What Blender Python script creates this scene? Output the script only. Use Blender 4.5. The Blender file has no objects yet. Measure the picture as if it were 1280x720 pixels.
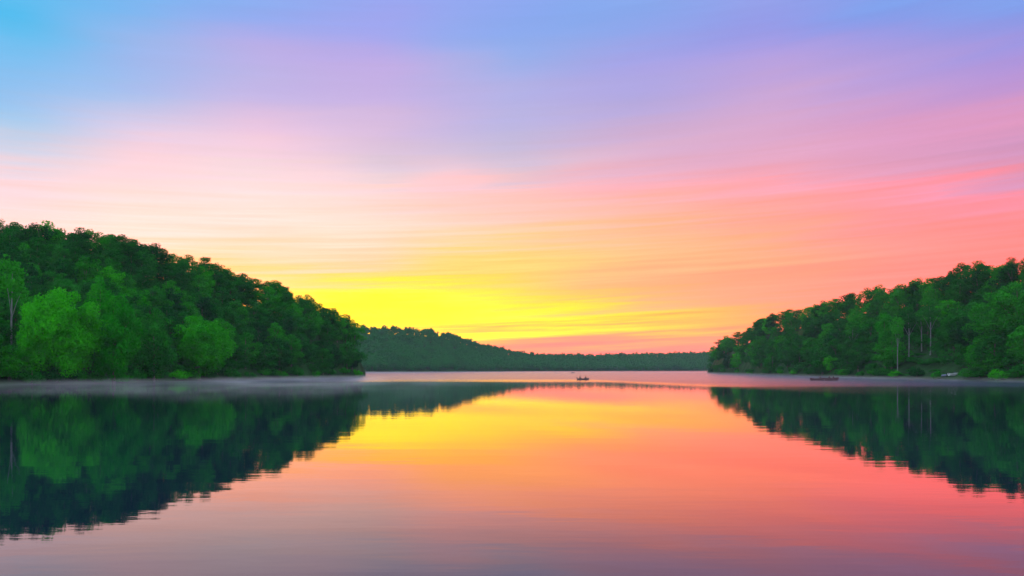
import bpy, bmesh, math, random
import numpy as np
from mathutils import Vector, Matrix

C = bpy.context.scene.collection
SC = bpy.context.scene
F = 995.6            # focal length in pixels of the 1280 wide photograph (28 mm)
HOR = 461.0          # horizon row
CAMH = 4.2

# ------------------------------------------------------------------ camera
cd = bpy.data.cameras.new('camera'); cam = bpy.data.objects.new('camera', cd); C.objects.link(cam)
cam.location = (0, 0, CAMH); cam.rotation_euler = (math.radians(90), 0, 0)
cd.lens = 28; cd.sensor_width = 36; cd.shift_y = (HOR - 360) / 1280
cd.clip_start = 0.1; cd.clip_end = 20000
SC.camera = cam

# ------------------------------------------------------------------ world
SUN_AZ = math.radians(-17.0)     # to the left of the view axis, behind the left hill
SUN_EL = math.radians(2.6)
NISHITA = 0.003
BACK = 2.1  # sky behind and overhead, raised to light the trees from front and top
SC.view_settings.view_transform = 'Standard'; SC.view_settings.look = 'None'
SC.view_settings.exposure = 0.0; SC.view_settings.gamma = 1.0
SC.view_settings.use_curve_mapping = False
SC.cycles.volume_bounces = 1
SC.cycles.max_bounces = 6
SC.cycles.use_denoising = True

def lin(c):
    c = c / 255.0
    return c / 12.92 if c <= 0.04045 else ((c + 0.055) / 1.055) ** 2.4

# the colours of the evening sky: azimuth (given as photo column) -> list of (photo row, colour)
SKYTAB = {
    0:   [(0,(62,186,238)),(40,(88,190,240)),(80,(135,190,240)),(120,(145,195,240)),(160,(175,205,235)),(200,(225,215,230)),(240,(245,220,222)),(280,(250,228,220)),(340,(255,228,190)),(400,(255,232,120)),(450,(255,220,110))],
    160: [(0,(95,180,240)),(40,(150,185,238)),(80,(160,180,235)),(105,(155,192,240)),(130,(185,198,236)),(165,(232,205,228)),(195,(250,208,220)),(240,(250,228,223)),(280,(253,236,222)),(310,(255,228,190)),(350,(255,228,120)),(400,(255,235,60)),(450,(255,220,80))],
    320: [(0,(125,170,240)),(30,(165,172,236)),(60,(190,172,230)),(100,(185,180,232)),(130,(208,186,228)),(170,(246,200,220)),(200,(245,210,222)),(230,(238,229,229)),(260,(250,233,222)),(290,(251,227,211)),(320,(255,226,180)),(350,(255,230,150)),(375,(255,234,95)),(400,(255,240,50)),(450,(255,225,60))],
    400: [(0,(138,166,240)),(40,(165,168,236)),(80,(196,172,229)),(120,(192,178,230)),(160,(225,192,224)),(200,(238,205,221)),(240,(245,227,222)),(280,(252,230,211)),(325,(254,221,180)),(346,(255,226,110)),(360,(255,238,55)),(378,(255,243,25)),(400,(255,246,20)),(430,(255,225,50)),(455,(255,180,100))],
    480: [(0,(150,162,240)),(40,(160,165,238)),(75,(195,170,228)),(115,(195,175,230)),(150,(215,185,222)),(185,(220,192,218)),(225,(222,208,220)),(250,(249,223,212)),(290,(253,225,200)),(325,(254,212,165)),(342,(255,226,115)),(358,(255,236,60)),(376,(255,245,22)),(400,(255,246,20)),(425,(255,210,70)),(450,(255,160,110))],
    560: [(0,(145,164,240)),(45,(145,170,238)),(80,(174,176,231)),(120,(190,176,228)),(160,(200,182,224)),(200,(216,198,218)),(235,(250,205,205)),(270,(255,215,195)),(305,(255,216,165)),(326,(255,227,110)),(340,(255,218,125)),(358,(255,229,80)),(378,(255,238,40)),(400,(255,245,20)),(420,(255,205,70)),(450,(255,150,120))],
    640: [(0,(138,164,240)),(40,(138,170,238)),(80,(148,176,236)),(100,(174,176,231)),(130,(182,178,229)),(165,(188,182,224)),(215,(213,196,214)),(240,(255,200,195)),(275,(255,205,182)),(300,(255,212,160)),(325,(255,222,110)),(345,(255,212,120)),(375,(255,228,70)),(400,(255,242,28)),(418,(255,215,70)),(430,(255,160,115)),(450,(250,142,130))],
    720: [(0,(130,166,238)),(40,(136,170,237)),(85,(165,168,230)),(115,(180,170,226)),(145,(185,176,225)),(190,(212,184,212)),(225,(246,185,195)),(260,(255,195,178)),(300,(255,202,150)),(325,(255,210,120)),(345,(255,196,130)),(370,(255,195,125)),(385,(255,228,65)),(402,(255,238,40)),(414,(255,215,60)),(426,(252,162,118)),(450,(246,140,132))],
    800: [(0,(130,165,235)),(40,(140,165,235)),(80,(175,162,230)),(120,(172,168,226)),(155,(202,172,212)),(200,(225,178,205)),(240,(255,180,182)),(275,(255,185,160)),(305,(255,195,135)),(335,(255,185,130)),(365,(255,182,128)),(380,(255,195,118)),(393,(255,232,60)),(411,(255,215,70)),(424,(248,158,115)),(450,(243,138,132))],
    960: [(0,(145,155,232)),(40,(150,152,230)),(80,(185,160,224)),(120,(200,165,215)),(160,(222,170,205)),(205,(232,168,196)),(240,(255,165,168)),(280,(255,165,150)),(310,(255,180,128)),(340,(255,168,130)),(370,(255,162,135)),(395,(255,192,98)),(420,(255,160,112)),(450,(245,140,130))],
    1120:[(0,(112,155,235)),(35,(150,152,228)),(75,(175,155,222)),(120,(195,158,215)),(155,(225,155,195)),(190,(224,160,196)),(225,(235,155,180)),(260,(255,150,155)),(300,(255,155,142)),(340,(255,150,140)),(390,(255,150,132)),(450,(248,140,130))],
    1280:[(0,(115,155,235)),(35,(150,150,226)),(75,(172,146,220)),(115,(198,150,208)),(140,(232,152,188)),(170,(210,150,195)),(205,(212,150,192)),(235,(240,146,168)),(270,(255,142,142)),(310,(255,138,135)),(370,(255,138,130)),(450,(248,135,130))],
}
def hdr(row, c):
    """clip-free radiance: the warm band is brighter than the film could hold"""
    r, g, b = (lin(v) for v in c)
    w = min(1, max(0, (row - 235) / 65))
    if min(c) > 196: w = .45 * min(1, max(0, (row - 200) / 90))
    yn = c[1] / 255 * (1 - c[2] / 255)
    if c[0] >= 235:
        r *= 1 + 1.1 * w
        yk = w * min(1, max(0, (yn - .66) / .20))
        g *= 1 + .5 * yk; b *= 1 - .6 * yk
    return r, g, b

def build_world():
    w = bpy.data.worlds.new('World'); SC.world = w; w.use_nodes = True
    nt = w.node_tree; N = nt.nodes; L = nt.links; N.clear()
    def nd(t, **k):
        n = N.new(t)
        for a, v in k.items(): setattr(n, a, v)
        return n
    def mth(op, a, b=None, c=None, clamp=False):
        n = nd('ShaderNodeMath', operation=op, use_clamp=clamp)
        for i, v in enumerate((a, b, c)):
            if v is None: continue
            if isinstance(v, (int, float)): n.inputs[i].default_value = v
            else: L.new(v, n.inputs[i])
        return n.outputs[0]
    tc = nd('ShaderNodeTexCoord'); nv = nd('ShaderNodeVectorMath', operation='NORMALIZE')
    L.new(tc.outputs['Generated'], nv.inputs[0])
    sx = nd('ShaderNodeSeparateXYZ'); L.new(nv.outputs[0], sx.inputs[0])
    az = mth('ARCTAN2', sx.outputs[0], sx.outputs[1])
    el = mth('ARCSINE', sx.outputs[2])
    # thin streaks of high cloud: noise stretched along the horizon
    def streak(ka, ke, tilt, scale, detail, seed):
        cb = nd('ShaderNodeCombineXYZ')
        L.new(mth('MULTIPLY', az, ka), cb.inputs[0])
        L.new(mth('MULTIPLY', mth('ADD', el, mth('MULTIPLY', az, tilt)), ke), cb.inputs[1])
        cb.inputs[2].default_value = seed
        n = nd('ShaderNodeTexNoise'); n.inputs['Scale'].default_value = scale
        n.inputs['Detail'].default_value = detail; n.inputs['Roughness'].default_value = 0.55
        L.new(cb.outputs[0], n.inputs['Vector'])
        return mth('SUBTRACT', n.outputs['Fac'], 0.5)
    s1 = streak(2.2, 22, -0.10, 1.0, 3, 3.1)
    s2 = streak(3.0, 90, -0.05, 1.0, 5, 8.3); s3 = streak(4.5, 230, -0.03, 1.0, 4, 1.7)
    lo_ = nd('ShaderNodeMapRange', interpolation_type='SMOOTHSTEP')      # streaks fade out higher up
    lo_.inputs[1].default_value = math.radians(9); lo_.inputs[2].default_value = math.radians(18); lo_.inputs[3].default_value = 1; lo_.inputs[4].default_value = .22
    L.new(el, lo_.inputs[0]); low = lo_.outputs[0]
    e2 = mth('ADD', el, mth('ADD', mth('MULTIPLY', s1, 0.045), mth('MULTIPLY', low, mth('ADD', mth('MULTIPLY', s2, 0.085), mth('MULTIPLY', s3, 0.035)))))
    fac = mth('DIVIDE', mth('MAXIMUM', e2, 0.0), math.pi / 2, clamp=True)
    keys = sorted(SKYTAB)
    def ramp(px, tab):
        r = nd('ShaderNodeValToRGB'); cr = r.color_ramp; cr.interpolation = 'B_SPLINE'
        st = []
        for row, c in sorted(tab, key=lambda t: -t[0]):
            e = math.atan((HOR - row) / math.hypot(F, px - 640)) / (math.pi / 2)
            st.append((e, hdr(row, c)))
        top = st[-1][1]
        st.append((0.36, tuple(a * .45 + b * .55 for a, b in zip(top, (.45, .62, 1.0)))))
        st.append((0.6, (.62 * BACK, .74 * BACK, 1.0 * BACK))); st.append((1.0, (1.5 * BACK, 1.65 * BACK, 2.0 * BACK)))
        while len(cr.elements) > 1: cr.elements.remove(cr.elements[0])
        first = True
        for p, c in st:
            e = cr.elements[0] if first else cr.elements.new(p)
            first = False
            e.position = p; e.color = (c[0] / 3, c[1] / 3, c[2] / 3, 1)
        L.new(fac, r.inputs[0])
        return r.outputs[0]
    def mix(f, a, b):
        m = nd('ShaderNodeMix', data_type='RGBA'); L.new(f, m.inputs[0]); L.new(a, m.inputs[6]); L.new(b, m.inputs[7])
        return m.outputs[2]
    azs = mth('ADD', az, mth('MULTIPLY', s1, 0.10))
    cur = ramp(keys[0], SKYTAB[keys[0]])
    for a, b in zip(keys, keys[1:]):
        mr = nd('ShaderNodeMapRange', interpolation_type='SMOOTHSTEP')
        mr.inputs[1].default_value = math.atan((a - 640) / F) - (0.02 if a else 0)
        mr.inputs[2].default_value = math.atan((b - 640) / F) + 0.02
        L.new(azs, mr.inputs[0])
        cur = mix(mr.outputs[0], cur, ramp(b, SKYTAB[b]))
    # the half of the sky behind the viewer: even pale blue, brightened to light the facing trees
    back = nd('ShaderNodeRGB'); back.outputs[0].default_value = (.60 * BACK / 3, .66 * BACK / 3, .78 * BACK / 3, 1)
    mb = nd('ShaderNodeMapRange', interpolation_type='SMOOTHSTEP')
    mb.inputs[1].default_value = math.radians(45); mb.inputs[2].default_value = math.radians(95)
    L.new(mth('ABSOLUTE', az), mb.inputs[0])
    cur = mix(mb.outputs[0], cur, back.outputs[0])
    # thin cloud is a little brighter or dimmer from streak to streak
    bg = nd('ShaderNodeBackground')
    L.new(cur, bg.inputs[0])
    L.new(mth('MULTIPLY', mth('MULTIPLY_ADD', low, mth('ADD', mth('MULTIPLY', s2, 0.36), mth('MULTIPLY', s3, 0.24)), 1.0), 3.0), bg.inputs[1])
    sk = nd('ShaderNodeTexSky', sky_type='NISHITA', sun_disc=False)
    sk.sun_elevation = SUN_EL; sk.sun_rotation = SUN_AZ; sk.air_density = 1.0; sk.dust_density = 1.0
    bn = nd('ShaderNodeBackground'); bn.inputs[1].default_value = NISHITA
    L.new(sk.outputs[0], bn.inputs[0])
    ad = nd('ShaderNodeAddShader'); L.new(bg.outputs[0], ad.inputs[0]); L.new(bn.outputs[0], ad.inputs[1])
    out = nd('ShaderNodeOutputWorld'); L.new(ad.outputs[0], out.inputs[0])
build_world()

sl = bpy.data.lights.new('sun', 'SUN'); so = bpy.data.objects.new('sun', sl); C.objects.link(so)
sl.energy = 2.0; sl.angle = math.radians(1.5); sl.color = (1.0, 0.55, 0.25)
d = Vector((math.sin(SUN_AZ) * math.cos(SUN_EL), math.cos(SUN_AZ) * math.cos(SUN_EL), math.sin(SUN_EL)))
so.rotation_euler = d.to_track_quat('Z', 'Y').to_euler()

# ------------------------------------------------------------------ materials
def mat(name):
    m = bpy.data.materials.new(name); m.use_nodes = True
    return m, m.node_tree, m.node_tree.nodes, m.node_tree.links
def plain(name, col, rough=0.6, metal=0.0, noise=0.25, scale=6.0):
    m, nt, N, L = mat(name)
    p = N['Principled BSDF']; p.inputs['Roughness'].default_value = rough; p.inputs['Metallic'].default_value = metal
    tc = N.new('ShaderNodeTexCoord'); n = N.new('ShaderNodeTexNoise'); n.inputs['Scale'].default_value = scale
    n.inputs['Detail'].default_value = 5; L.new(tc.outputs['Object'], n.inputs['Vector'])
    r = N.new('ShaderNodeValToRGB'); r.color_ramp.elements[0].position = .3; r.color_ramp.elements[1].position = .7
    r.color_ramp.elements[0].color = tuple(c * (1 - noise) for c in col) + (1,)
    r.color_ramp.elements[1].color = tuple(min(1, c * (1 + noise)) for c in col) + (1,)
    L.new(n.outputs['Fac'], r.inputs[0]); L.new(r.outputs[0], p.inputs['Base Color'])
    b = N.new('ShaderNodeBump'); b.inputs['Strength'].default_value = .25; b.inputs['Distance'].default_value = .02
    L.new(n.outputs['Fac'], b.inputs['Height']); L.new(b.outputs[0], p.inputs['Normal'])
    return m
def foliage(name, dark, light, scale=.33):
    """leaves: matte with light passing through; hue drifts from clump to clump and tree to tree"""
    m, nt, N, L = mat(name); N.clear()
    out = N.new('ShaderNodeOutputMaterial')
    tc = N.new('ShaderNodeTexCoord'); oi = N.new('ShaderNodeObjectInfo')
    ad = N.new('ShaderNodeVectorMath'); ad.operation = 'ADD'
    L.new(tc.outputs['Object'], ad.inputs[0]); L.new(oi.outputs['Location'], ad.inputs[1])
    n = N.new('ShaderNodeTexNoise'); n.inputs['Scale'].default_value = scale; n.inputs['Detail'].default_value = 5
    L.new(ad.outputs[0], n.inputs['Vector'])
    m1 = N.new('ShaderNodeMath'); m1.operation = 'MULTIPLY_ADD'; L.new(oi.outputs['Random'], m1.inputs[0]); m1.inputs[1].default_value = .5; m1.inputs[2].default_value = -.25
    m2 = N.new('ShaderNodeMath'); m2.operation = 'ADD'; L.new(m1.outputs[0], m2.inputs[0]); L.new(n.outputs['Fac'], m2.inputs[1])
    r = N.new('ShaderNodeValToRGB'); r.color_ramp.elements[0].position = .25; r.color_ramp.elements[1].position = .78
    r.color_ramp.elements[0].color = tuple(dark) + (1,); r.color_ramp.elements[1].color = tuple(light) + (1,)
    L.new(m2.outputs[0], r.inputs[0])
    df = N.new('ShaderNodeBsdfDiffuse'); tr = N.new('ShaderNodeBsdfTranslucent'); mx = N.new('ShaderNodeMixShader')
    mx.inputs[0].default_value = .22
    L.new(r.outputs[0], df.inputs[0]); L.new(r.outputs[0], tr.inputs[0])
    L.new(df.outputs[0], mx.inputs[1]); L.new(tr.outputs[0], mx.inputs[2]); L.new(mx.outputs[0], out.inputs[0])
    return m
FOL = {
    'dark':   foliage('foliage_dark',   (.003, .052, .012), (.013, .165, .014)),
    'mid':    foliage('foliage_mid',    (.005, .100, .010), (.020, .260, .010)),
    'bright': foliage('foliage_bright', (.007, .185, .006), (.034, .390, .006)),
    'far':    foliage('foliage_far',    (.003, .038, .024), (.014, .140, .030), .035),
}
BARK = plain('bark', (.075, .062, .05), .9, noise=.35, scale=3)
PALEBARK = plain('pale_bark', (.13, .15, .15), .85, noise=.3, scale=2)
SOIL = plain('forest_floor', (.012, .045, .012), .95, noise=.5, scale=.15); SOIL.node_tree.nodes['Principled BSDF'].inputs['Specular IOR Level'].default_value = 0.05

def make_water():
    m, nt, N, L = mat('lake_water'); p = N['Principled BSDF']
    p.inputs['Base Color'].default_value = (.003, .009, .024, 1)
    p.inputs['IOR'].default_value = 1.42
    p.inputs['Specular Tint'].default_value = (.95, .65, 1.0, 1)
    tc = N.new('ShaderNodeTexCoord'); sp = N.new('ShaderNodeSeparateXYZ'); L.new(tc.outputs['Object'], sp.inputs[0])
    # where the breeze touches the lake: far out, with ragged lanes
    mp = N.new('ShaderNodeMapping'); mp.inputs['Scale'].default_value = (.004, .016, 1); L.new(tc.outputs['Object'], mp.inputs[0])
    n0 = N.new('ShaderNodeTexNoise'); n0.inputs['Scale'].default_value = 1; n0.inputs['Detail'].default_value = 5; L.new(mp.outputs[0], n0.inputs['Vector'])
    def bank(x0, x1, gain):
        q = N.new('ShaderNodeMapRange'); q.interpolation_type = 'SMOOTHSTEP'
        q.inputs[1].default_value = x0; q.inputs[2].default_value = x1; q.inputs[3].default_value = 0; q.inputs[4].default_value = gain
        L.new(sp.outputs[0], q.inputs[0]); return q.outputs[0]
    def add(u, v):
        q = N.new('ShaderNodeMath'); q.operation = 'ADD'; L.new(u, q.inputs[0]); L.new(v, q.inputs[1]); return q.outputs[0]
    a = N.new('ShaderNodeMath'); a.operation = 'MULTIPLY_ADD'; L.new(n0.outputs['Fac'], a.inputs[0]); a.inputs[1].default_value = -110
    L.new(add(sp.outputs[1], add(bank(25, 60, 110), bank(-35, -75, 60))), a.inputs[2])
    mr = N.new('ShaderNodeMapRange'); mr.interpolation_type = 'SMOOTHSTEP'; mr.inputs[1].default_value = 150; mr.inputs[2].default_value = 300
    L.new(a.outputs[0], mr.inputs[0])
    wind = mr.outputs[0]
    rg = N.new('ShaderNodeMapRange'); rg.inputs[3].default_value = .012; rg.inputs[4].default_value = .27; L.new(wind, rg.inputs[0]); L.new(rg.outputs[0], p.inputs['Roughness'])
    def wave(sx, sy, detail):
        q = N.new('ShaderNodeMapping'); q.inputs['Scale'].default_value = (sx, sy, 1); L.new(tc.outputs['Object'], q.inputs[0])
        n = N.new('ShaderNodeTexNoise'); n.inputs['Scale'].default_value = 1; n.inputs['Detail'].default_value = detail; L.new(q.outputs[0], n.inputs['Vector'])
        return n.outputs['Fac']
    w1 = wave(.10, .45, 3); w2 = wave(1.1, 2.6, 4)
    s = N.new('ShaderNodeMapRange'); s.inputs[3].default_value = .035; s.inputs[4].default_value = .5; L.new(wind, s.inputs[0])
    b1 = N.new('ShaderNodeBump'); b1.inputs['Distance'].default_value = .055; b1.inputs['Strength'].default_value = .12; L.new(w1, b1.inputs['Height'])
    b2 = N.new('ShaderNodeBump'); b2.inputs['Distance'].default_value = .03; L.new(s.outputs[0], b2.inputs['Strength']); L.new(w2, b2.inputs['Height'])
    L.new(b1.outputs[0], b2.inputs['Normal']); L.new(b2.outputs[0], p.inputs['Normal'])
    return m
WATER = make_water()

# ------------------------------------------------------------------ helpers
def mesh_np(name, V, faces_n, idx, material, smooth=False):
    """V (n,3); idx flat vertex indices; faces_n = corners per face (int)"""
    me = bpy.data.meshes.new(name)
    nf = len(idx) // faces_n
    me.vertices.add(len(V)); me.vertices.foreach_set('co', np.ascontiguousarray(V, dtype=np.float32).ravel())
    me.loops.add(len(idx)); me.loops.foreach_set('vertex_index', np.asarray(idx, dtype=np.int32))
    me.polygons.add(nf)
    me.polygons.foreach_set('loop_start', np.arange(0, len(idx), faces_n, dtype=np.int32))
    me.polygons.foreach_set('loop_total', np.full(nf, faces_n, dtype=np.int32))
    if smooth: me.polygons.foreach_set('use_smooth', np.ones(nf, dtype=bool))
    me.materials.append(material); me.update(calc_edges=True)
    return me
def link(name, me, parent=None, loc=(0, 0, 0)):
    o = bpy.data.objects.new(name, me); C.objects.link(o); o.location = loc
    if parent: o.parent = parent
    return o
def tag(o, label, cat, group=None, kind=None):
    if label: o['label'] = label
    if cat: o['category'] = cat
    if group: o['group'] = group
    if kind: o['kind'] = kind
    return o
def px2(px, row_or_none, Y):
    return (px - 640) / F * Y

# ------------------------------------------------------------------ land
def interp(tab):
    xs, ys = zip(*tab)
    return lambda p: float(np.interp(p, xs, ys))
LANDS = {
 'left': dict(px=(-900, 457),
   ds=interp([(-900,150),(-300,165),(0,200),(100,216),(200,258),(300,318),(380,362),(445,425),(462,450)]),
   dr=interp([(-900,260),(-300,265),(0,285),(100,298),(200,330),(300,372),(380,398),(445,440),(462,462)]),
   top=interp([(-900,200),(-300,240),(0,279),(50,285),(100,294),(150,302),(200,313),(250,328),(300,347),(325,353),(350,361),(375,374),(400,382),(425,394),(440,404),(450,414),(456,436),(462,452)]), th=12.8),
 'right': dict(px=(884, 2200),
   ds=interp([(884,840),(900,770),(960,590),(1030,455),(1100,375),(1190,315),(1280,275),(1500,215),(2200,140)]),
   dr=interp([(884,850),(900,800),(960,650),(1030,530),(1100,455),(1190,395),(1280,350),(1500,300),(2200,240)]),
   top=interp([(884,450),(893,431),(911,421),(944,407),(955,397),(993,390),(1044,375),(1088,363),(1135,354),(1180,347),(1207,332),(1254,329),(1280,320),(1500,270),(2200,200)]), th=13.2),
 'far': dict(px=(-260, 1620),
   ds=interp([(-260,1000),(300,1050),(445,1100),(560,1200),(650,1400),(760,1600),(890,1750),(1620,1500)]),
   dr=interp([(-260,1150),(300,1200),(445,1250),(560,1360),(650,1540),(760,1720),(890,1860),(1620,1600)]),
   top=interp([(-260,400),(300,404),(445,406),(520,408),(560,414),(600,426),(640,436),(655,439),(700,441),(760,441),(890,438),(1620,425)]), th=14.0),
}
def ground(land, px, Y):
    q = LANDS[land]; s, r = q['ds'](px), q['dr'](px)
    Hr = max(0.6, (HOR - q['top'](px)) * r / F + CAMH - q['th'])
    t = (Y - s) / max(1, r - s)
    if t < 0: return max(-1.2, t * 6)
    if t <= 1: f = t ** 1.1 * (1 - .12 * math.sin(math.pi * t))
    elif t <= 1.6: f = 1.0
    else: f = max(.35, 1 - (t - 1.6) * .25)
    return .25 + (Hr - .25) * f + (.35 * math.sin(px * .11 + Y * .07) * min(1, t * 3))
def hill(land, name, label, step, ts):
    q = LANDS[land]; a, b = q['px']; pxs = np.arange(a, b + step, step)
    pxs[-1] = b
    V = []; n = len(ts)
    for p in pxs:
        s, r = q['ds'](p), q['dr'](p)
        for t in ts:
            Y = s + t * (r - s) if t >= 0 else s + t * 8
            V.append(((p - 640) / F * Y, Y, ground(land, p, Y) if t >= 0 else -1.2))
    idx = []
    for i in range(len(pxs) - 1):
        for j in range(n - 1):
            k = i * n + j; idx += [k, k + n, k + n + 1, k + 1]
    o = link(name, mesh_np(name, np.array(V), 4, idx, SOIL, True))
    tag(o, label, None, kind='structure'); return o
TS = [-1, 0, .05, .1, .2, .3, .4, .5, .6, .7, .8, .9, 1, 1.2, 1.5, 2, 2.6, 3.2]
hill('left', 'hill', 'steep wooded hill rising from the lake on the left', 12, TS)
hill('right', 'hill', 'long wooded hill sloping down to the water on the right', 12, TS)
hill('far', 'hill', 'low distant ridge closing off the end of the lake', 20, TS[:14])

wv = np.array([(-2500, -50, 0), (2500, -50, 0), (2500, 2600, 0), (-2500, 2600, 0)], float)
tag(link('lake_water', mesh_np('lake_water', wv, 4, [0, 1, 2, 3], WATER)), 'still lake mirroring the coloured evening sky', None, kind='structure')

# ------------------------------------------------------------------ trees
def leaf_cards(P, Nrm, size, rng):
    n = len(P)
    r = rng.normal(size=(n, 3)); nn = Nrm * .9 + r * .6; nn /= np.linalg.norm(nn, axis=1)[:, None] + 1e-9
    a = rng.normal(size=(n, 3)); u = np.cross(nn, a); u /= np.linalg.norm(u, axis=1)[:, None] + 1e-9
    v = np.cross(nn, u); s = (size * rng.uniform(.6, 1.35, n))[:, None]
    u = u * s * .5; v = v * s * .42
    return np.stack([P - u, P - v, P + u, P + v * .9], 1).reshape(-1, 3)
def clump_cloud(centers, radii, per_area, size, rng, flat=.88):
    Ps, Ns = [], []
    for c, r in zip(centers, radii):
        k = int(per_area * r * r)
        dr = rng.normal(size=(k, 3)); dr /= np.linalg.norm(dr, axis=1)[:, None]
        rad = r * rng.uniform(.40, 1.10, k) ** .6 * (1 + .18 * np.sin(dr[:, 0] * 5 + c[0]) * np.cos(dr[:, 1] * 4 + c[1]))
        p = c + dr * rad[:, None] * np.array([1, 1, flat])
        Ps.append(p); Ns.append(dr)
    P = np.concatenate(Ps); Nn = np.concatenate(Ns)
    # drop leaves buried deep in other clumps: nobody sees them
    keep = np.ones(len(P), bool)
    for c, r in zip(centers, radii):
        keep &= ~(np.linalg.norm((P - c) / np.array([1, 1, flat]), axis=1) < r * .30)
    P, Nn = P[keep], Nn[keep]
    V = leaf_cards(P, Nn, size, rng)
    return V
def crown_centers(rng, H, W, z0, n, top=.55, rmin=.20, rmax=.34, lean=0):
    """clump centres over an uneven crown: H height, W width, z0 underside"""
    cs, rs = [], []
    hw = W / 2; ch = H - z0
    lob = rng.uniform(0, 6.28, 3)
    for i in range(n):
        while True:
            p = rng.uniform(-1, 1, 3)
            if .40 < np.linalg.norm(p) < 1: break
        zz = (p[2] + 1) / 2                       # 0 bottom .. 1 top
        wid = 1 - abs(zz - (1 - top)) ** 2 * .9
        an = math.atan2(p[1], p[0])
        wid *= 1 + .14 * math.sin(2 * an + lob[0]) + .1 * math.sin(3 * an + lob[1] + zz * 4)
        r = rng.uniform(rmin, rmax) * hw * (1.15 - .35 * zz)
        cs.append((p[0] * hw * wid * .80 + lean * zz, p[1] * hw * wid * .80, z0 + r * .6 + zz * (ch - 1.45 * r)))
        rs.append(r)
    cs.append((lean * .5, 0, z0 + ch * .5)); rs.append(hw * .5)
    return np.array(cs), np.array(rs)
def tube(V, I, pts, rads, seg=7):
    base = len(V)
    for k, (p, r) in enumerate(zip(pts, rads)):
        p = Vector(p); q = Vector(pts[min(k + 1, len(pts) - 1)]) - Vector(pts[max(k - 1, 0)])
        q.normalize(); a = q.orthogonal().normalized(); b = q.cross(a)
        # keep rings aligned
        a = Vector((1, 0, 0)) - q * q.x; a = a.normalized() if a.length > .1 else q.orthogonal().normalized(); b = q.cross(a)
        for s in range(seg):
            t = 2 * math.pi * s / seg; V.append(tuple(p + (a * math.cos(t) + b * math.sin(t)) * r))
    for k in range(len(pts) - 1):
        for s in range(seg):
            i = base + k * seg + s; j = base + k * seg + (s + 1) % seg
            I += [i, j, j + seg, i + seg]
def trunk_mesh(rng, H, W, cs, rbase, material, z_first=.25, lean=0, forks=7):
    V, I = [], []
    top = H * .86
    path = [(lean * (t ** 1.5) + .25 * math.sin(3 * t + rbase * 9) * t, .2 * math.sin(4 * t) * t, t * top - .6 * (t == 0)) for t in np.linspace(0, 1, 9)]
    rad = [rbase * (1.35 if t == 0 else 1) * (1 - t) ** .8 + .05 for t in np.linspace(0, 1, 9)]
    tube(V, I, path, rad)
    order = rng.permutation(len(cs))[:forks]
    for i in order:
        c = cs[i]; zt = min(top * .8, max(z_first * H, c[2] * .62)); t = zt / top
        s = (lean * t ** 1.5 + .25 * math.sin(3 * t + rbase * 9) * t, .2 * math.sin(4 * t) * t, zt)
        mid = tuple((s[k] * .5 + c[k] * .5) + (0.4 if k == 2 else 0) for k in range(3))
        tube(V, I, [s, mid, tuple(c)], [rbase * .42, rbase * .27, .05], 5)
    return mesh_np('trunk', np.array(V), 4, I, material, True)
def crown_mesh(V, name='crown', m=None):
    return mesh_np(name, V, 4, np.arange(len(V)), m or FOL['mid'])

VARIANTS = {}
def variant(key, seed, H, W, z0, n, size=.42, per=62, bark=BARK, rb=.28, top=.55, lean=0, forks=7, rmin=.20, rmax=.34, dx=1.0):
    rng = np.random.default_rng(seed)
    cs, rs = crown_centers(rng, H, W, z0, n, top, rmin, rmax, lean)
    V = clump_cloud(cs, rs, per, size, rng)
    zmax = V[:, 2].max(); V[:, 2] *= H / zmax
    VARIANTS[key] = dict(crown=crown_mesh(V), trunk=trunk_mesh(rng, H, W, cs, rb, bark, lean=lean, forks=forks), H=H, W=W)
variant('round_a', 1, 16, 11.5, 1.2, 52, top=.5)
variant('round_b', 2, 16, 12, 1.0, 56, top=.45)
variant('tall_a', 3, 18, 10, 1.4, 52, top=.45)
variant('tall_b', 4, 18, 10.4, 1.6, 54, top=.5, lean=.6)
variant('ragged', 5, 17, 11.5, 1.2, 46, rmin=.2, rmax=.38, lean=-.5, top=.5)
variant('low', 6, 14, 10.5, .2, 50, top=.45)
variant('wide_a', 7, 22, 22, .3, 95, size=.45, per=74, rb=.5, top=.5, rmin=.15, rmax=.28, forks=12)
variant('wide_b', 8, 20, 18, .2, 80, size=.45, per=76, rb=.42, top=.48, rmin=.16, rmax=.29, forks=10)
variant('birch', 9, 18, 7.5, 9.5, 30, bark=PALEBARK, rb=.18, top=.5, forks=3)
variant('shrub', 10, 4.5, 6.0, 0.0, 26, size=.34, per=95, rb=.10, top=.4, forks=5)
variant('shrub_tall', 11, 8, 6.6, 0.0, 34, size=.36, per=80, rb=.14, top=.4, forks=5)

PROTO = {}
def plant(kind, px, Y, land, H, W, tint, name, cat, label, group, rng, z=None):
    v = VARIANTS[kind]
    if kind not in PROTO:
        r = bpy.data.objects.new(name, None); C.objects.link(r)
        t = link('trunk', v['trunk'], r); c = link('crown', v['crown'], r)
        PROTO[kind] = (r, t, c)
    else:
        r0, t0, c0 = PROTO[kind]
        r = r0.copy(); C.objects.link(r); r.name = name
        t = t0.copy(); C.objects.link(t); t.parent = r
        c = c0.copy(); C.objects.link(c); c.parent = r
    c.material_slots[0].link = 'OBJECT'; c.material_slots[0].material = FOL[tint]
    gz = ground(land, px, Y) if z is None else z
    r.location = ((px - 640) / F * Y, Y, gz - .05)
    r.rotation_euler = (0, 0, rng.uniform(0, 6.28))
    r.scale = (W / v['W'], W / v['W'] * rng.uniform(.92, 1.08), H / v['H'])
    tag(r, label, cat, group)
    return r

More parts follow.
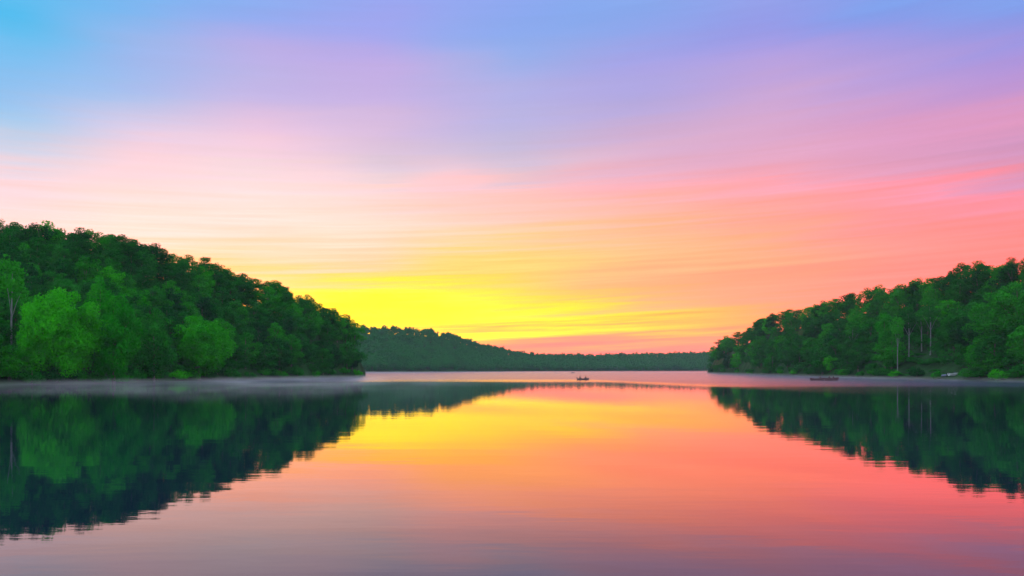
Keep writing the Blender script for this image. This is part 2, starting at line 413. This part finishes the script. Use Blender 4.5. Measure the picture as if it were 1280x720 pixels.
ORD = ['first','second','third','fourth','fifth','sixth','seventh','eighth','ninth','tenth','eleventh','twelfth','thirteenth','fourteenth','fifteenth','sixteenth','seventeenth','eighteenth','nineteenth']
TENS = {20:'twentieth',30:'thirtieth',40:'fortieth',50:'fiftieth',60:'sixtieth',70:'seventieth',80:'eightieth'}
TEN = {20:'twenty',30:'thirty',40:'forty',50:'fifty',60:'sixty',70:'seventy',80:'eighty'}
def ordinal(n):
    if n <= 19: return ORD[n - 1]
    t = n // 10 * 10
    return TENS[t] if n == t else TEN[t] + '-' + ORD[n - t - 1]

# singled-out trees: kind, px, depth, land, crown-top row, width px, tint, name, category, label
def topH(px, Y, land, row): return (HOR - row) * Y / F + CAMH - ground(land, px, Y)
SPECIAL = [
 ('wide_a',  72, 213, 'left', 357, 108, 'bright', 'broadleaf_tree', 'tree', 'largest bright green spreading tree at the left water edge'),
 ('wide_b', 142, 224, 'left', 362,  76, 'bright', 'broadleaf_tree', 'tree', 'bright green tree just right of the largest spreading tree'),
 ('wide_a', 248, 287, 'left', 393,  92, 'bright', 'broadleaf_tree', 'tree', 'round bright green tree standing apart further along left shore'),
 ('low',    192, 255, 'left', 402,  52, 'mid', 'broadleaf_tree', 'tree', 'shorter mid green tree between the two bright green masses'),
 ('low',     12, 205, 'left', 432,  60, 'bright', 'broadleaf_tree', 'tree', 'low bright green tree at the left edge of the water'),
 ('round_a',125, 245, 'left', 343,  40, 'bright', 'broadleaf_tree', 'tree', 'yellow green crown poking up behind the largest spreading tree'),
 ('birch',   14, 216, 'left', 318,  48, 'mid', 'birch_tree', 'tree', 'leaning tree with a pale bare trunk near the left picture edge'),
 ('wide_b',1272, 300, 'right', 350,  95, 'mid', 'broadleaf_tree', 'tree', 'broad mid green tree filling the right edge of the shore'),
 ('low',   1238, 300, 'right', 440,  46, 'bright', 'broadleaf_tree', 'tree', 'low bright green tree leaning over water near the right edge'),
 ('tall_a',1106, 380, 'right', 390,  26, 'bright', 'broadleaf_tree', 'tree', 'slender light green tree beside the pale trunks on right shore'),
 ('birch', 1136, 372, 'right', 380,  28, 'mid', 'birch_tree', 'tree', 'tree with the tallest straight pale trunk on the right shore'),
 ('birch', 1152, 372, 'right', 384,  22, 'mid', 'birch_tree', 'tree', 'pale trunked tree just right of the tallest pale trunk'),
 ('birch', 1163, 360, 'right', 372,  26, 'dark', 'birch_tree', 'tree', 'pale trunked tree nearest the white boat on right shore'),
 ('birch', 1122, 366, 'right', 392,  22, 'mid', 'birch_tree', 'tree', 'pale trunked tree just left of the tallest pale trunk'),
 ('birch', 1066, 432, 'right', 398,  24, 'mid', 'birch_tree', 'tree', 'grey trunked tree far left of the other pale trunks on right shore'),
 ('shrub_tall',1038, 452, 'right', 444, 20, 'bright', 'shrub', 'shrub', 'cone shaped bright green shrub behind the dark red boats'),
]
def build_trees():
    rng = np.random.default_rng(42); rnd = random.Random(5)
    for k, px, Y, land, row, wpx, tint, name, cat, label in SPECIAL:
        plant(k, px, Y, land, topH(px, Y, land, row), wpx * Y / F, tint, name, cat, label, None, rng)
    placed = {'left': [], 'right': []}; rng = np.random.default_rng(314)
    spec = [(s[1] * 1.0, s[2]) for s in SPECIAL if s[0].startswith('wide')]
    for land, pr, sp in (('left', (-26, 456), 8.6), ('right', (888, 1306), 11.5)):
        q = LANDS[land]; cand = []
        rows = int(1500 / sp)
        Xs = np.arange(-300, 420, sp)
        for j in range(rows):
            Y0 = 100 + j * sp * .9
            for X0 in Xs:
                X = X0 + (sp / 2 if j % 2 else 0) + rng.uniform(-.33, .33) * sp; Y = Y0 + rng.uniform(-.33, .33) * sp
                px = 640 + F * X / Y
                if not (pr[0] < px < pr[1]): continue
                s, r = q['ds'](px), q['dr'](px); t = (Y - s) / (r - s)
                if Y < s + 1.5 or t > 1.0 + 6/(r-s): continue
                cand.append((px, Y, t))
        cand.sort(key=lambda c: c[0])
        # a closed row of crowns along the crest
        x = pr[0] + 4
        while x < pr[1] - 8:
            Y = q['dr'](x) + rng.uniform(0, 5)
            cand.append((x, Y, (Y - q['ds'](x)) / (q['dr'](x) - q['ds'](x)))); x += rng.uniform(.75, 1.25) * 9.5 * F / Y * (1.0 if land == 'right' else .62)
        cand.sort(key=lambda c: c[0])
        placed[land] = cand
    n = 0
    for land in ('left', 'right'):
        side = 'left' if land == 'left' else 'right'
        ridge = [c for c in placed[land] if c[2] > .86]; shore = [c for c in placed[land] if c[1] - LANDS[land]['ds'](c[0]) < 9 and c[2] <= .86]
        rid = {c: i + 1 for i, c in enumerate(ridge)}; sho = {c: i + 1 for i, c in enumerate(shore)}
        for i, c in enumerate(placed[land]):
            px, Y, t = c
            key = (land, i)
            rr = random.Random(i * 7 + (0 if land == 'left' else 9999))
            kind = rr.choice(['round_a', 'round_b', 'tall_a', 'tall_b', 'ragged'])
            if c in sho: kind = rr.choice(['low', 'round_b', 'low', 'round_a'])
            H = rr.uniform(14.0, 16.6); W = rr.uniform(11.5, 14.5) if land == 'left' else rr.uniform(12.5, 16.5)
            tint = rr.choices(['dark', 'mid', 'bright'], [.62, .34, .04] if land == 'left' else [.4, .5, .10])[0]
            if c in sho: H *= rr.uniform(.75, 1.0)
            if land == 'left' and px > 395: H = min(H, 15)
            if key in SKIP or (land == 'left' and px > 444): continue
            if land == 'right' and t < .55 and (1122 < px < 1172 or (1172 < px < 1212 and t < .35)): continue
            if land == 'left' and c in sho and any(abs(px - s[0]) < 45 and abs(Y - s[1]) < 14 for s in spec): continue
            tone = {'dark': 'dark green', 'mid': 'mid green', 'bright': 'light green'}[tint]
            if c in rid:
                lab = f"{tone} treetop, {ordinal(rid[c])} from the left along the {side} hill skyline"
                grp = f'trees on the {side} hill skyline'
            elif c in sho:
                lab = f"{tone} tree, {ordinal(sho[c])} from the left along the {side} shore edge"
                grp = f'trees along the {side} shore'
            else:
                lab = f"{tone} tree in the dense woods halfway up the {side} hillside"
                grp = f'{tone} trees on the {side} hillside'
            plant(kind, px, Y, land, H, W, tint, 'broadleaf_tree', 'tree', lab, grp, rng)
            n += 1
    # shrubs hanging over the waterline
    for land, pxs in (('left', [40, 70, 96, 118, 150, 172, 196, 222, 262, 290, 312, 330, 352, 372, 394, 412, 430, 446]),
                      ('right', [890, 905, 922, 940, 958, 976, 994, 1012, 1058, 1076, 1092, 1118, 1146, 1172, 1212, 1224, 1250, 1272])):
        for i, px in enumerate(pxs):
            rr = random.Random(i + len(land)); Y = LANDS[land]['ds'](px) + rr.uniform(-.8, 2.2)
            tint = rr.choice(['mid', 'mid', 'dark', 'bright'])
            tone = {'dark': 'dark green', 'mid': 'mid green', 'bright': 'light green'}[tint]
            plant('shrub', px, Y, land, rr.uniform(2.6, 5.2), rr.uniform(6, 10), tint, 'shrub', 'shrub',
                  f"{tone} shrub over the water, {ordinal(i + 1)} from the left along the {land} shore", f'shrubs along the {land} waterline', rng)
    return n
SKIP = {('left', 0), ('left', 1), ('left', 3), ('left', 8), ('left', 9), ('left', 33), ('left', 35), ('left', 57), ('left', 60), ('left', 62), ('left', 68), ('left', 84), ('left', 111), ('left', 115), ('right', 123), ('right', 124), ('right', 131), ('right', 132), ('right', 133)}      # trees the picture shows nothing of
NT = build_trees()
print('trees', NT)

def far_forest():
    rng = np.random.default_rng(77); q = LANDS['far']; Vs = []
    temps = []
    for k in range(5):
        r2 = np.random.default_rng(100 + k)
        cs, rs = crown_centers(r2, 14, 13, -1, 11, .5, .35, .55)
        temps.append(clump_cloud(cs, rs, 4.2, 1.7, r2))
    sp = 9.0
    for Y0 in np.arange(1000, 1950, sp * .85):
        for X0 in np.arange(-480, 640, sp):
            X = X0 + rng.uniform(-.4, .4) * sp; Y = Y0 + rng.uniform(-.4, .4) * sp; px = 640 + F * X / Y
            if px < 330 or px > 960: continue
            s, r = q['ds'](px), q['dr'](px)
            if Y < s + 1 or Y > r + 12: continue
            T = temps[rng.integers(5)]; a = rng.uniform(0, 6.28); ca, sa = math.cos(a), math.sin(a); k = rng.uniform(.8, 1.12)
            P = T.copy(); x = P[:, 0] * ca - P[:, 1] * sa; y = P[:, 0] * sa + P[:, 1] * ca
            P = np.stack([x * k + X, y * k + Y, T[:, 2] * k * rng.uniform(.9, 1.1) + ground('far', px, Y)], 1)
            Vs.append(P)
    V = np.concatenate(Vs); print('far quads', len(V) // 4, len(Vs))
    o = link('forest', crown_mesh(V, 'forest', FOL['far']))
    tag(o, 'distant wooded ridge fading blue green at the end of the lake', 'forest', kind='stuff')
far_forest()

def side_forest():
    """the same woods carrying on beyond the trees one can tell apart (outside the picture on both sides)"""
    for land, lo, hi, sp, label in (('left', -420, -30, 11, 'woods continuing along the left hill'), ('right', 1308, 1700, 12, 'woods continuing along the right hill')):
        rng = np.random.default_rng(5 if land == 'left' else 6); q = LANDS[land]; Vs = []
        temps = []
        for k in range(4):
            r2 = np.random.default_rng(200 + k); cs, rs = crown_centers(r2, 16, 12, 1.5, 16, .5, .25, .4)
            temps.append(clump_cloud(cs, rs, 14, .9, r2))
        for Y0 in np.arange(140, 360, sp):
            for X0 in np.arange(-420, 420, sp):
                X = X0 + rng.uniform(-.4, .4) * sp; Y = Y0 + rng.uniform(-.4, .4) * sp; px = 640 + F * X / Y
                if px < lo or px > hi: continue
                if not (q['ds'](px) + 1 < Y < q['dr'](px) + 5): continue
                T = temps[rng.integers(4)]; a = rng.uniform(0, 6.28); ca, sa = math.cos(a), math.sin(a); k = rng.uniform(.8, 1.15)
                Vs.append(np.stack([(T[:, 0] * ca - T[:, 1] * sa) * k + X, (T[:, 0] * sa + T[:, 1] * ca) * k + Y, T[:, 2] * k + ground(land, px, Y)], 1))
        o = link('forest', crown_mesh(np.concatenate(Vs), 'forest', FOL['dark'])); tag(o, label, 'forest', kind='stuff')
side_forest()

def undergrowth():
    """saplings and brush filling the forest floor between the trees"""
    rng = np.random.default_rng(11); temps = []
    for k in range(5):
        r2 = np.random.default_rng(300 + k); cs, rs = crown_centers(r2, 8, 9, 0, 12, .45, .28, .42)
        temps.append(clump_cloud(cs, rs, 24, .6, r2))
    for land, lo, hi, sp, label in (('left', -60, 455, 6.0, 'dark brush and saplings under the trees of the left hill'), ('right', 884, 1340, 6.5, 'dark brush and saplings under the trees of the right hill')):
        q = LANDS[land]; Vs = []
        for Y0 in np.arange(180, 860, sp):
            for X0 in np.arange(-200, 330, sp):
                X = X0 + rng.uniform(-.45, .45) * sp; Y = Y0 + rng.uniform(-.45, .45) * sp; px = 640 + F * X / Y
                if px < lo or px > hi: continue
                s_, r_ = q['ds'](px), q['dr'](px)
                if not (s_ + .8 < Y < r_ + 8): continue
                if 1172 < px < 1206 and Y < s_ + 11: continue
                T = temps[rng.integers(5)]; a = rng.uniform(0, 6.28); ca, sa = math.cos(a), math.sin(a); k = rng.uniform(.7, 1.1)
                e = min(1, .5 + (Y - s_) / 25) * (.35 if 1122 < px < 1172 and Y < s_ + 30 else 1)
                Vs.append(np.stack([(T[:, 0] * ca - T[:, 1] * sa) * k + X, (T[:, 0] * sa + T[:, 1] * ca) * k + Y, T[:, 2] * k * e + ground(land, px, Y)], 1))
        V = np.concatenate(Vs); print('under', len(V) // 4)
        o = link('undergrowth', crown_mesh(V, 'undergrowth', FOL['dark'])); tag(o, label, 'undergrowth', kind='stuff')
undergrowth()
# ------------------------------------------------------------------ boats and people
M_HULLD = plain('dark_brown_hull', (.03, .008, .004), .7)  # dark reddish brown hull
M_HULLR = plain('dark_red_silhouette', (.045, .003, .006), .7)  # dark red of a silhouetted boat, put into the hull colour
M_HULLM = plain('maroon_silhouette', (.045, .003, .010), .7)  # silhouette darkness put into the hull colour, towards maroon
M_WHITE = plain('white_gelcoat', (.58, .62, .66), .35, noise=.06)
M_WOOD = plain('weathered_wood', (.16, .11, .07), .8)
M_GREY = plain('engine_grey', (.05, .05, .055), .4)
M_CLOTH1 = plain('brown_jacket', (.045, .022, .018), .9)
M_CLOTH2 = plain('dark_jacket', (.03, .016, .022), .9)
M_SKIN = plain('skin', (.42, .25, .18), .6, noise=.05)
M_CAP = plain('cap_cloth', (.05, .03, .03), .9)
M_GLASS = plain('smoked_glass', (.10, .13, .16), .1, noise=.02)
M_TARP = plain('blue_grey_tarp', (.10, .13, .20), .7)

def hull_mesh(name, L, W, H, m, bow=.35, both=False, rise=.25):
    """open hull with inner skin and gunwale; length along x, bow at +x"""
    bm = bmesh.new(); rings = []
    n = 15
    for i in range(n):
        u = i / (n - 1); x = (u - .5) * L
        k = 1 - max(0, (u - (1 - bow)) / bow) ** 2.0
        if both: k *= 1 - max(0, (bow - u) / bow) ** 2.0
        else: k *= .86 + .14 * min(1, u / .3)
        k = max(k, .03); w = W / 2 * k
        zt = H + rise * max(0, (u - .55) / .45) ** 2 + (rise * max(0, (.45 - u) / .45) ** 2 if both else 0)
        kel = -.12 + (.5 * H) * max(0, (u - .8) / .2) ** 2 + ((.5 * H) * max(0, (.2 - u) / .2) ** 2 if both else 0)
        t = .035
        sec = [(-w, zt), (-w * .93, zt * .55 + kel * .45), (-w * .62, kel + .05), (0, kel), (w * .62, kel + .05), (w * .93, zt * .55 + kel * .45), (w, zt)]
        wi = max(.01, w - t)
        inn = [(wi, zt), (wi * .9, zt * .55 + .04), (wi * .6, kel + .12), (0, kel + .09), (-wi * .6, kel + .12), (-wi * .9, zt * .55 + .04), (-wi, zt)]
        rings.append([bm.verts.new((x, y, z)) for y, z in sec + inn])
    k = len(rings[0])
    for a, b in zip(rings, rings[1:]):
        for j in range(k): bm.faces.new((a[j], a[(j + 1) % k], b[(j + 1) % k], b[j]))
    for r in (rings[0], rings[-1]):
        for j in range(6): bm.faces.new((r[j], r[j + 1], r[12 - j], r[13 - j]))
    bmesh.ops.recalc_face_normals(bm, faces=bm.faces)
    me = bpy.data.meshes.new(name); bm.to_mesh(me); bm.free(); me.materials.append(m); return me
def boxes_mesh(name, bl, m, bev=.015):
    bm = bmesh.new()
    for (cx, cy, cz, sx, sy, sz, rot) in bl:
        r = bmesh.ops.create_cube(bm, size=1, matrix=Matrix.Translation((cx, cy, cz)) @ Matrix.Rotation(rot, 4, 'Y') @ Matrix.Diagonal((sx, sy, sz, 1)))
    bmesh.ops.bevel(bm, geom=bm.edges[:], offset=bev, segments=2, affect='EDGES')
    me = bpy.data.meshes.new(name); bm.to_mesh(me); bm.free(); me.materials.append(m); return me
def tube_mesh(name, runs, m, seg=7):
    V, I = [], []
    for pts, rads in runs: tube(V, I, pts, rads, seg)
    return mesh_np(name, np.array(V), 4, I, m, True)

def person(loc, rz, jacket, label, pose='sit', hands=None):
    """seated figure facing +x: one skinned body, with clothing and hair as children"""
    # joints
    J = dict(pel=(0,0,.10), bel=(.01,0,.28), che=(.05,0,.46), nek=(.07,0,.60), hed=(.09,0,.70), top=(.09,0,.82),
             ls=(.05,.17,.53), le=(.14,.24,.30), lw=(.36,.16,.26), lh=(.44,.14,.27),
             rs=(.05,-.17,.53), re=(.16,-.23,.31), rw=(.38,-.12,.30), rh=(.46,-.11,.32),
             lp=(.02,.10,.08), lk=(.42,.14,.12), la=(.50,.14,-.26), lt=(.64,.15,-.30),
             rp=(.02,-.10,.08), rk=(.42,-.14,.12), ra=(.50,-.14,-.26), rt=(.64,-.15,-.30))
    R_ = dict(pel=.15, bel=.135, che=.15, nek=.055, hed=.085, top=.075, ls=.065, le=.05, lw=.035, lh=.04, rs=.065, re=.05, rw=.035, rh=.04,
              lp=.10, lk=.07, la=.05, lt=.04, rp=.10, rk=.07, ra=.05, rt=.04)
    E = [('pel','bel'),('bel','che'),('che','nek'),('nek','hed'),('hed','top'),('che','ls'),('ls','le'),('le','lw'),('lw','lh'),('che','rs'),('rs','re'),('re','rw'),('rw','rh'),
         ('pel','lp'),('lp','lk'),('lk','la'),('la','lt'),('pel','rp'),('rp','rk'),('rk','ra'),('ra','rt')]
    for s, h in (('l', 'lh'), ('r', 'rh')):          # five fingers, unequal and curled
        hx, hy, hz = J[h]
        for k, (dy, ln) in enumerate([(-.030,.055),(-.010,.065),(.012,.060),(.032,.045)]):
            a, b = f'{s}f{k}', f'{s}g{k}'
            J[a] = (hx + ln * .7, hy + dy, hz + .004); J[b] = (hx + ln, hy + dy, hz - .03); R_[a] = .010; R_[b] = .008
            E += [(h, a), (a, b)]
        sg = -1 if s == 'l' else 1
        J[s + 'th'] = (hx + .02, hy + sg * .055, hz + .02); R_[s + 'th'] = .011; E.append((h, s + 'th'))
    names = list(J); idx = {n: i for i, n in enumerate(names)}
    me = bpy.data.meshes.new('person'); me.from_pydata([J[n] for n in names], [(idx[a], idx[b]) for a, b in E], [])
    me.materials.append(M_SKIN); me.materials.append(jacket)
    o = link('person', me, loc=loc); o.rotation_euler = (0, 0, rz)
    o.scale = (1.15, 1.2, 1.12)
    sk = o.modifiers.new('skin', 'SKIN'); sk.use_smooth_shade = True
    lay = me.skin_vertices[0].data if me.skin_vertices else None
    if lay is None:
        bpy.context.view_layer.objects.active = o
    for n in names: me.skin_vertices[0].data[idx[n]].radius = (R_[n], R_[n])
    me.skin_vertices[0].data[idx['pel']].use_root = True
    sub = o.modifiers.new('sub', 'SUBSURF'); sub.levels = 1; sub.render_levels = 1
    tag(o, label, 'person')
    # jacket: a slightly larger shell round torso and sleeves
    def shell(nm, keys, edges, grow, m):
        mm = bpy.data.meshes.new(nm); ii = {n: i for i, n in enumerate(keys)}
        mm.from_pydata([J[n] for n in keys], [(ii[a], ii[b]) for a, b in edges], []); mm.materials.append(m)
        q = link(nm, mm, o); s2 = q.modifiers.new('skin', 'SKIN'); s2.use_smooth_shade = True
        for n in keys: mm.skin_vertices[0].data[ii[n]].radius = (R_[n] + grow, R_[n] + grow)
        mm.skin_vertices[0].data[0].use_root = True
        sb = q.modifiers.new('sub', 'SUBSURF'); sb.levels = 1; sb.render_levels = 1
    shell('jacket', ['pel','bel','che','ls','le','lw','rs','re','rw'], [('pel','bel'),('bel','che'),('che','ls'),('ls','le'),('le','lw'),('che','rs'),('rs','re'),('re','rw')], .025, jacket)
    shell('trousers', ['pel','lp','lk','la','rp','rk','ra'], [('pel','lp'),('lp','lk'),('lk','la'),('pel','rp'),('rp','rk'),('rk','ra')], .018, M_CLOTH2)
    # cap and face
    bm = bmesh.new(); bmesh.ops.create_uvsphere(bm, u_segments=14, v_segments=8, radius=.115)
    for v in list(bm.verts):
        if v.co.z < -.005: v.co.z = -.005
    for v in bm.verts:
        if v.co.z < .03 and v.co.x > .06: v.co.x += .09 * (v.co.x / .115)
        v.co += Vector((.09, 0, .765))
    cm = bpy.data.meshes.new('cap'); bm.to_mesh(cm); bm.free(); cm.materials.append(M_CAP); link('cap', cm, o)
    V, I = [], []
    tube(V, I, [(.165, 0, .735), (.20, 0, .70), (.165, 0, .69)], [.012, .018, .012], 6)
    link('nose', mesh_np('nose', np.array(V), 4, I, M_SKIN, True), o)
    bm = bmesh.new()
    for y in (-.033, .033): bmesh.ops.create_uvsphere(bm, u_segments=8, v_segments=6, radius=.012, matrix=Matrix.Translation((.168, y, .738)))
    em = bpy.data.meshes.new('eyes'); bm.to_mesh(em); bm.free(); em.materials.append(M_GREY); link('eyes', em, o)
    return o

def at(px, Y, z=0.0): return ((px - 640) / F * Y, Y, z)
def local(base, rz, x, y, z):
    return (base[0] + x * math.cos(rz) - y * math.sin(rz), base[1] + x * math.sin(rz) + y * math.cos(rz), base[2] + z)

def rowboat(name, loc, rz, L, W, H, m, label, cat, group=None, motor=False, both=False, oars=False):
    r = bpy.data.objects.new(name, None); C.objects.link(r); r.location = loc; r.rotation_euler = (0, 0, rz)
    tag(r, label, cat, group)
    link('hull', hull_mesh('hull', L, W, H, m, both=both), r)
    for x in (-.32, .02, .28):
        link('bench', boxes_mesh('bench', [(x * L, 0, H * .72, .26, W * (.80 if x < .2 else .62), .035, 0)], M_WOOD, .006), r)
    if motor:
        link('outboard_motor', boxes_mesh('outboard_motor', [(-L / 2 - .16, 0, H + .26, .34, .26, .38, 0), (-L / 2 - .14, 0, H - .12, .12, .12, .55, 0), (-L / 2 - .16, 0, H - .42, .34, .05, .12, 0), (-L / 2 + .16, 0, H + .20, .34, .04, .04, .2)], M_GREY, .02), r)
    if oars:
        for s in (-1, 1):
            link('oar', tube_mesh('oar', [([(0, s * .25, H + .18), (.05, s * W * .52, H + .06), (.25, s * (W * .5 + 1.1), .03)], [.022, .022, .02]), ([(.25, s * (W * .5 + 1.1), .03), (.32, s * (W * .5 + 1.5), -.04)], [.06, .07])], M_WOOD), r)
    return r

def build_boats():
    b = at(729, 302); rz = math.radians(8)
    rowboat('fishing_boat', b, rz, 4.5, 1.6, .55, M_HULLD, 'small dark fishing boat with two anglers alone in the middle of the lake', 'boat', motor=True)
    person(local(b, rz, -1.35, 0, .60), rz, M_CLOTH1, 'person in brown jacket sitting in the stern of the lone fishing boat')
    person(local(b, rz, 1.1, 0, .60), rz + math.pi, M_CLOTH2, 'person in dark jacket sitting in the bow of the lone fishing boat')
    rod = link('fishing_rod', tube_mesh('fishing_rod', [([(0, 0, 0), (-.12, 0, .9), (-.42, 0, 1.9)], [.028, .018, .008])], M_GREY, 5), loc=local(b, rz, -.93, .0, 1.05))
    tag(rod, 'long upright fishing rod held by the person in the stern', 'fishing rod')
    # the two dark red boats in front of the right shore
    b = at(1021.5, 286); rz = math.radians(4)
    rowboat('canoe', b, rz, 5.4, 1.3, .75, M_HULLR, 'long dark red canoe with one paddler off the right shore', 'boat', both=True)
    person(local(b, rz, 1.25, 0, .72), rz + math.pi, M_CLOTH1, 'person in brown jacket paddling the low red canoe')
    pd = link('paddle', tube_mesh('paddle', [([(0, -.1, .55), (-.05, .3, .1), (-.08, .62, -.30)], [.02, .02, .02]), ([(-.08, .62, -.30), (-.10, .78, -.5)], [.07, .06])], M_WOOD, 6), loc=local(b, rz, .85, .0, .8))
    tag(pd, 'wooden paddle held across the low red canoe', 'paddle')
    b = at(1039.5, 284); rz = math.radians(-6)
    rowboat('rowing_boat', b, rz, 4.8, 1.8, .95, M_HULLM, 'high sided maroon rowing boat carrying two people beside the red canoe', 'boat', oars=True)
    person(local(b, rz, -.9, 0, .85), rz, M_CLOTH2, 'person in dark clothes sitting in the stern of the maroon rowing boat')
    person(local(b, rz, .75, 0, .85), rz + math.pi, M_CLOTH2, 'person in dark clothes rowing in the bow of the maroon rowing boat')
    # a far off boat, little more than a dot, behind the lone fishing boat
    b = at(716, 760); rz = math.radians(20)
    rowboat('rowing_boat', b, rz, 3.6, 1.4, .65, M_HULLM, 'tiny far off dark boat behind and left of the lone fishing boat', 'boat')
    person(local(b, rz, -.2, 0, .5), rz, M_CLOTH2, 'tiny far off person sitting in the most distant boat')
    # white boat pulled up on the right bank
    Y = LANDS['right']['ds'](1192) + 3.2; g = ground('right', 1192, Y); b = at(1192, Y, g + .18); rz = math.radians(14)
    r = rowboat('motorboat', b, rz, 4.6, 1.7, .85, M_WHITE, 'white motorboat pulled up on the grassy bank of the right shore', 'boat', motor=True)
    link('windshield', boxes_mesh('windshield', [(.55, 0, 1.12, .05, 1.2, .42, -.5)], M_GLASS, .01), r)
    link('foredeck', boxes_mesh('foredeck', [(1.15, 0, .93, 1.3, 1.15, .05, -.10)], M_WHITE, .01), r)
    # folded tarp beside it
    Y2 = LANDS['right']['ds'](1181) + 3; g = ground('right', 1181, Y2)
    bm = bmesh.new(); bmesh.ops.create_icosphere(bm, subdivisions=3, radius=1)
    rr = random.Random(3)
    for v in bm.verts:
        v.co = Vector((v.co.x * 1.5, v.co.y * .9, max(-.05, v.co.z * .75 + .12 * math.sin(v.co.x * 6) * math.cos(v.co.y * 5))))
    me = bpy.data.meshes.new('covered_heap'); bm.to_mesh(me); bm.free(); me.materials.append(M_TARP)
    tag(link('covered_heap', me, loc=at(1181, Y2, g - .02)), 'low heap under a blue grey cover beside the white motorboat', 'covered heap')
    # floating log
    runs = [([(-1.2, 0, .02), (-.5, .05, .10), (.3, .0, .12), (1.15, -.1, .0)], [.16, .22, .2, .12]), ([(.1, 0, .1), (.25, .1, .45), (.2, .15, .7)], [.09, .06, .03])]
    tag(link('floating_log', tube_mesh('floating_log', runs, BARK, 9), loc=at(1139, 289, .02)), 'small dark log with a stub branch floating below the pale trunks', 'log')
build_boats()

# ------------------------------------------------------------------ air
def air_box(name, lo, hi, density, col, aniso, label):
    bm = bmesh.new(); bmesh.ops.create_cube(bm, size=1)
    for v in bm.verts: v.co = Vector([lo[i] + (v.co[i] + .5) * (hi[i] - lo[i]) for i in range(3)])
    me = bpy.data.meshes.new(name); bm.to_mesh(me); bm.free()
    m, nt, N, L = mat(name); N.clear(); out = N.new('ShaderNodeOutputMaterial'); v = N.new('ShaderNodeVolumePrincipled')
    v.inputs['Density Attribute'].default_value = ''
    v.inputs['Color'].default_value = tuple(col) + (1,); v.inputs['Density'].default_value = density; v.inputs['Anisotropy'].default_value = aniso
    L.new(v.outputs[0], out.inputs['Volume']); me.materials.append(m)
    o = link(name, me); tag(o, label, None, kind='stuff'); return o
HAZE = .00005; MIST = .0009
air_box('haze', (-2700, -70, -3), (2700, 2700, 96), HAZE, (.70, .85, .95), 0.0, 'thin evening air softening the far ridge')
air_box('mist', (-1900, 235, .03), (1900, 1000, 1.2), MIST, (.97, .88, .90), 0.0, 'thin low mist lying on the far water along the shores')


def drifting_mist(lo, hi, dens, seed, label):
    """real low mist of uneven density: thicker and thinner drifts, fading upwards and towards its edges"""
    o = air_box('mist', lo, hi, dens, (.90, .93, .96), 0.0, label)
    nt = o.data.materials[0].node_tree; N = nt.nodes; L = nt.links
    v = next(n for n in N if n.bl_idname == 'ShaderNodeVolumePrincipled')
    tc = N.new('ShaderNodeTexCoord'); mp = N.new('ShaderNodeMapping'); mp.inputs['Scale'].default_value = (.055, .035, .25); mp.inputs['Location'].default_value = (seed, 0, 0)
    L.new(tc.outputs['Object'], mp.inputs[0])
    n = N.new('ShaderNodeTexNoise'); n.inputs['Detail'].default_value = 3; n.inputs['Scale'].default_value = 1; L.new(mp.outputs[0], n.inputs['Vector'])
    def rng_(src, a, b, c, d):
        q = N.new('ShaderNodeMapRange'); q.interpolation_type = 'SMOOTHSTEP'
        for k, x in zip((1, 2, 3, 4), (a, b, c, d)): q.inputs[k].default_value = x
        L.new(src, q.inputs[0]); return q.outputs[0]
    def mul(a, b):
        q = N.new('ShaderNodeMath'); q.operation = 'MULTIPLY'
        L.new(a, q.inputs[0])
        if isinstance(b, float): q.inputs[1].default_value = b
        else: L.new(b, q.inputs[1])
        return q.outputs[0]
    sp = N.new('ShaderNodeSeparateXYZ'); L.new(tc.outputs['Object'], sp.inputs[0])
    d = rng_(n.outputs['Fac'], .42, .72, 0, dens)
    d = mul(d, rng_(sp.outputs[2], hi[2] * .25, hi[2], 1, 0))
    d = mul(d, rng_(sp.outputs[1], lo[1], lo[1] + 45, 0, 1))
    d = mul(d, rng_(sp.outputs[0], lo[0], lo[0] + 20, 0, 1)); d = mul(d, rng_(sp.outputs[0], hi[0] - 30, hi[0], 1, 0))
    L.new(d, v.inputs['Density'])
drifting_mist((-210, 110, .03), (-5, 330, 2.2), .0062, 3.0, 'pale drifts of mist over the water along the left shore')
drifting_mist((124, 150, .03), (260, 420, 1.3), .0045, 9.0, 'pale drifts of mist over the water along the right shore')
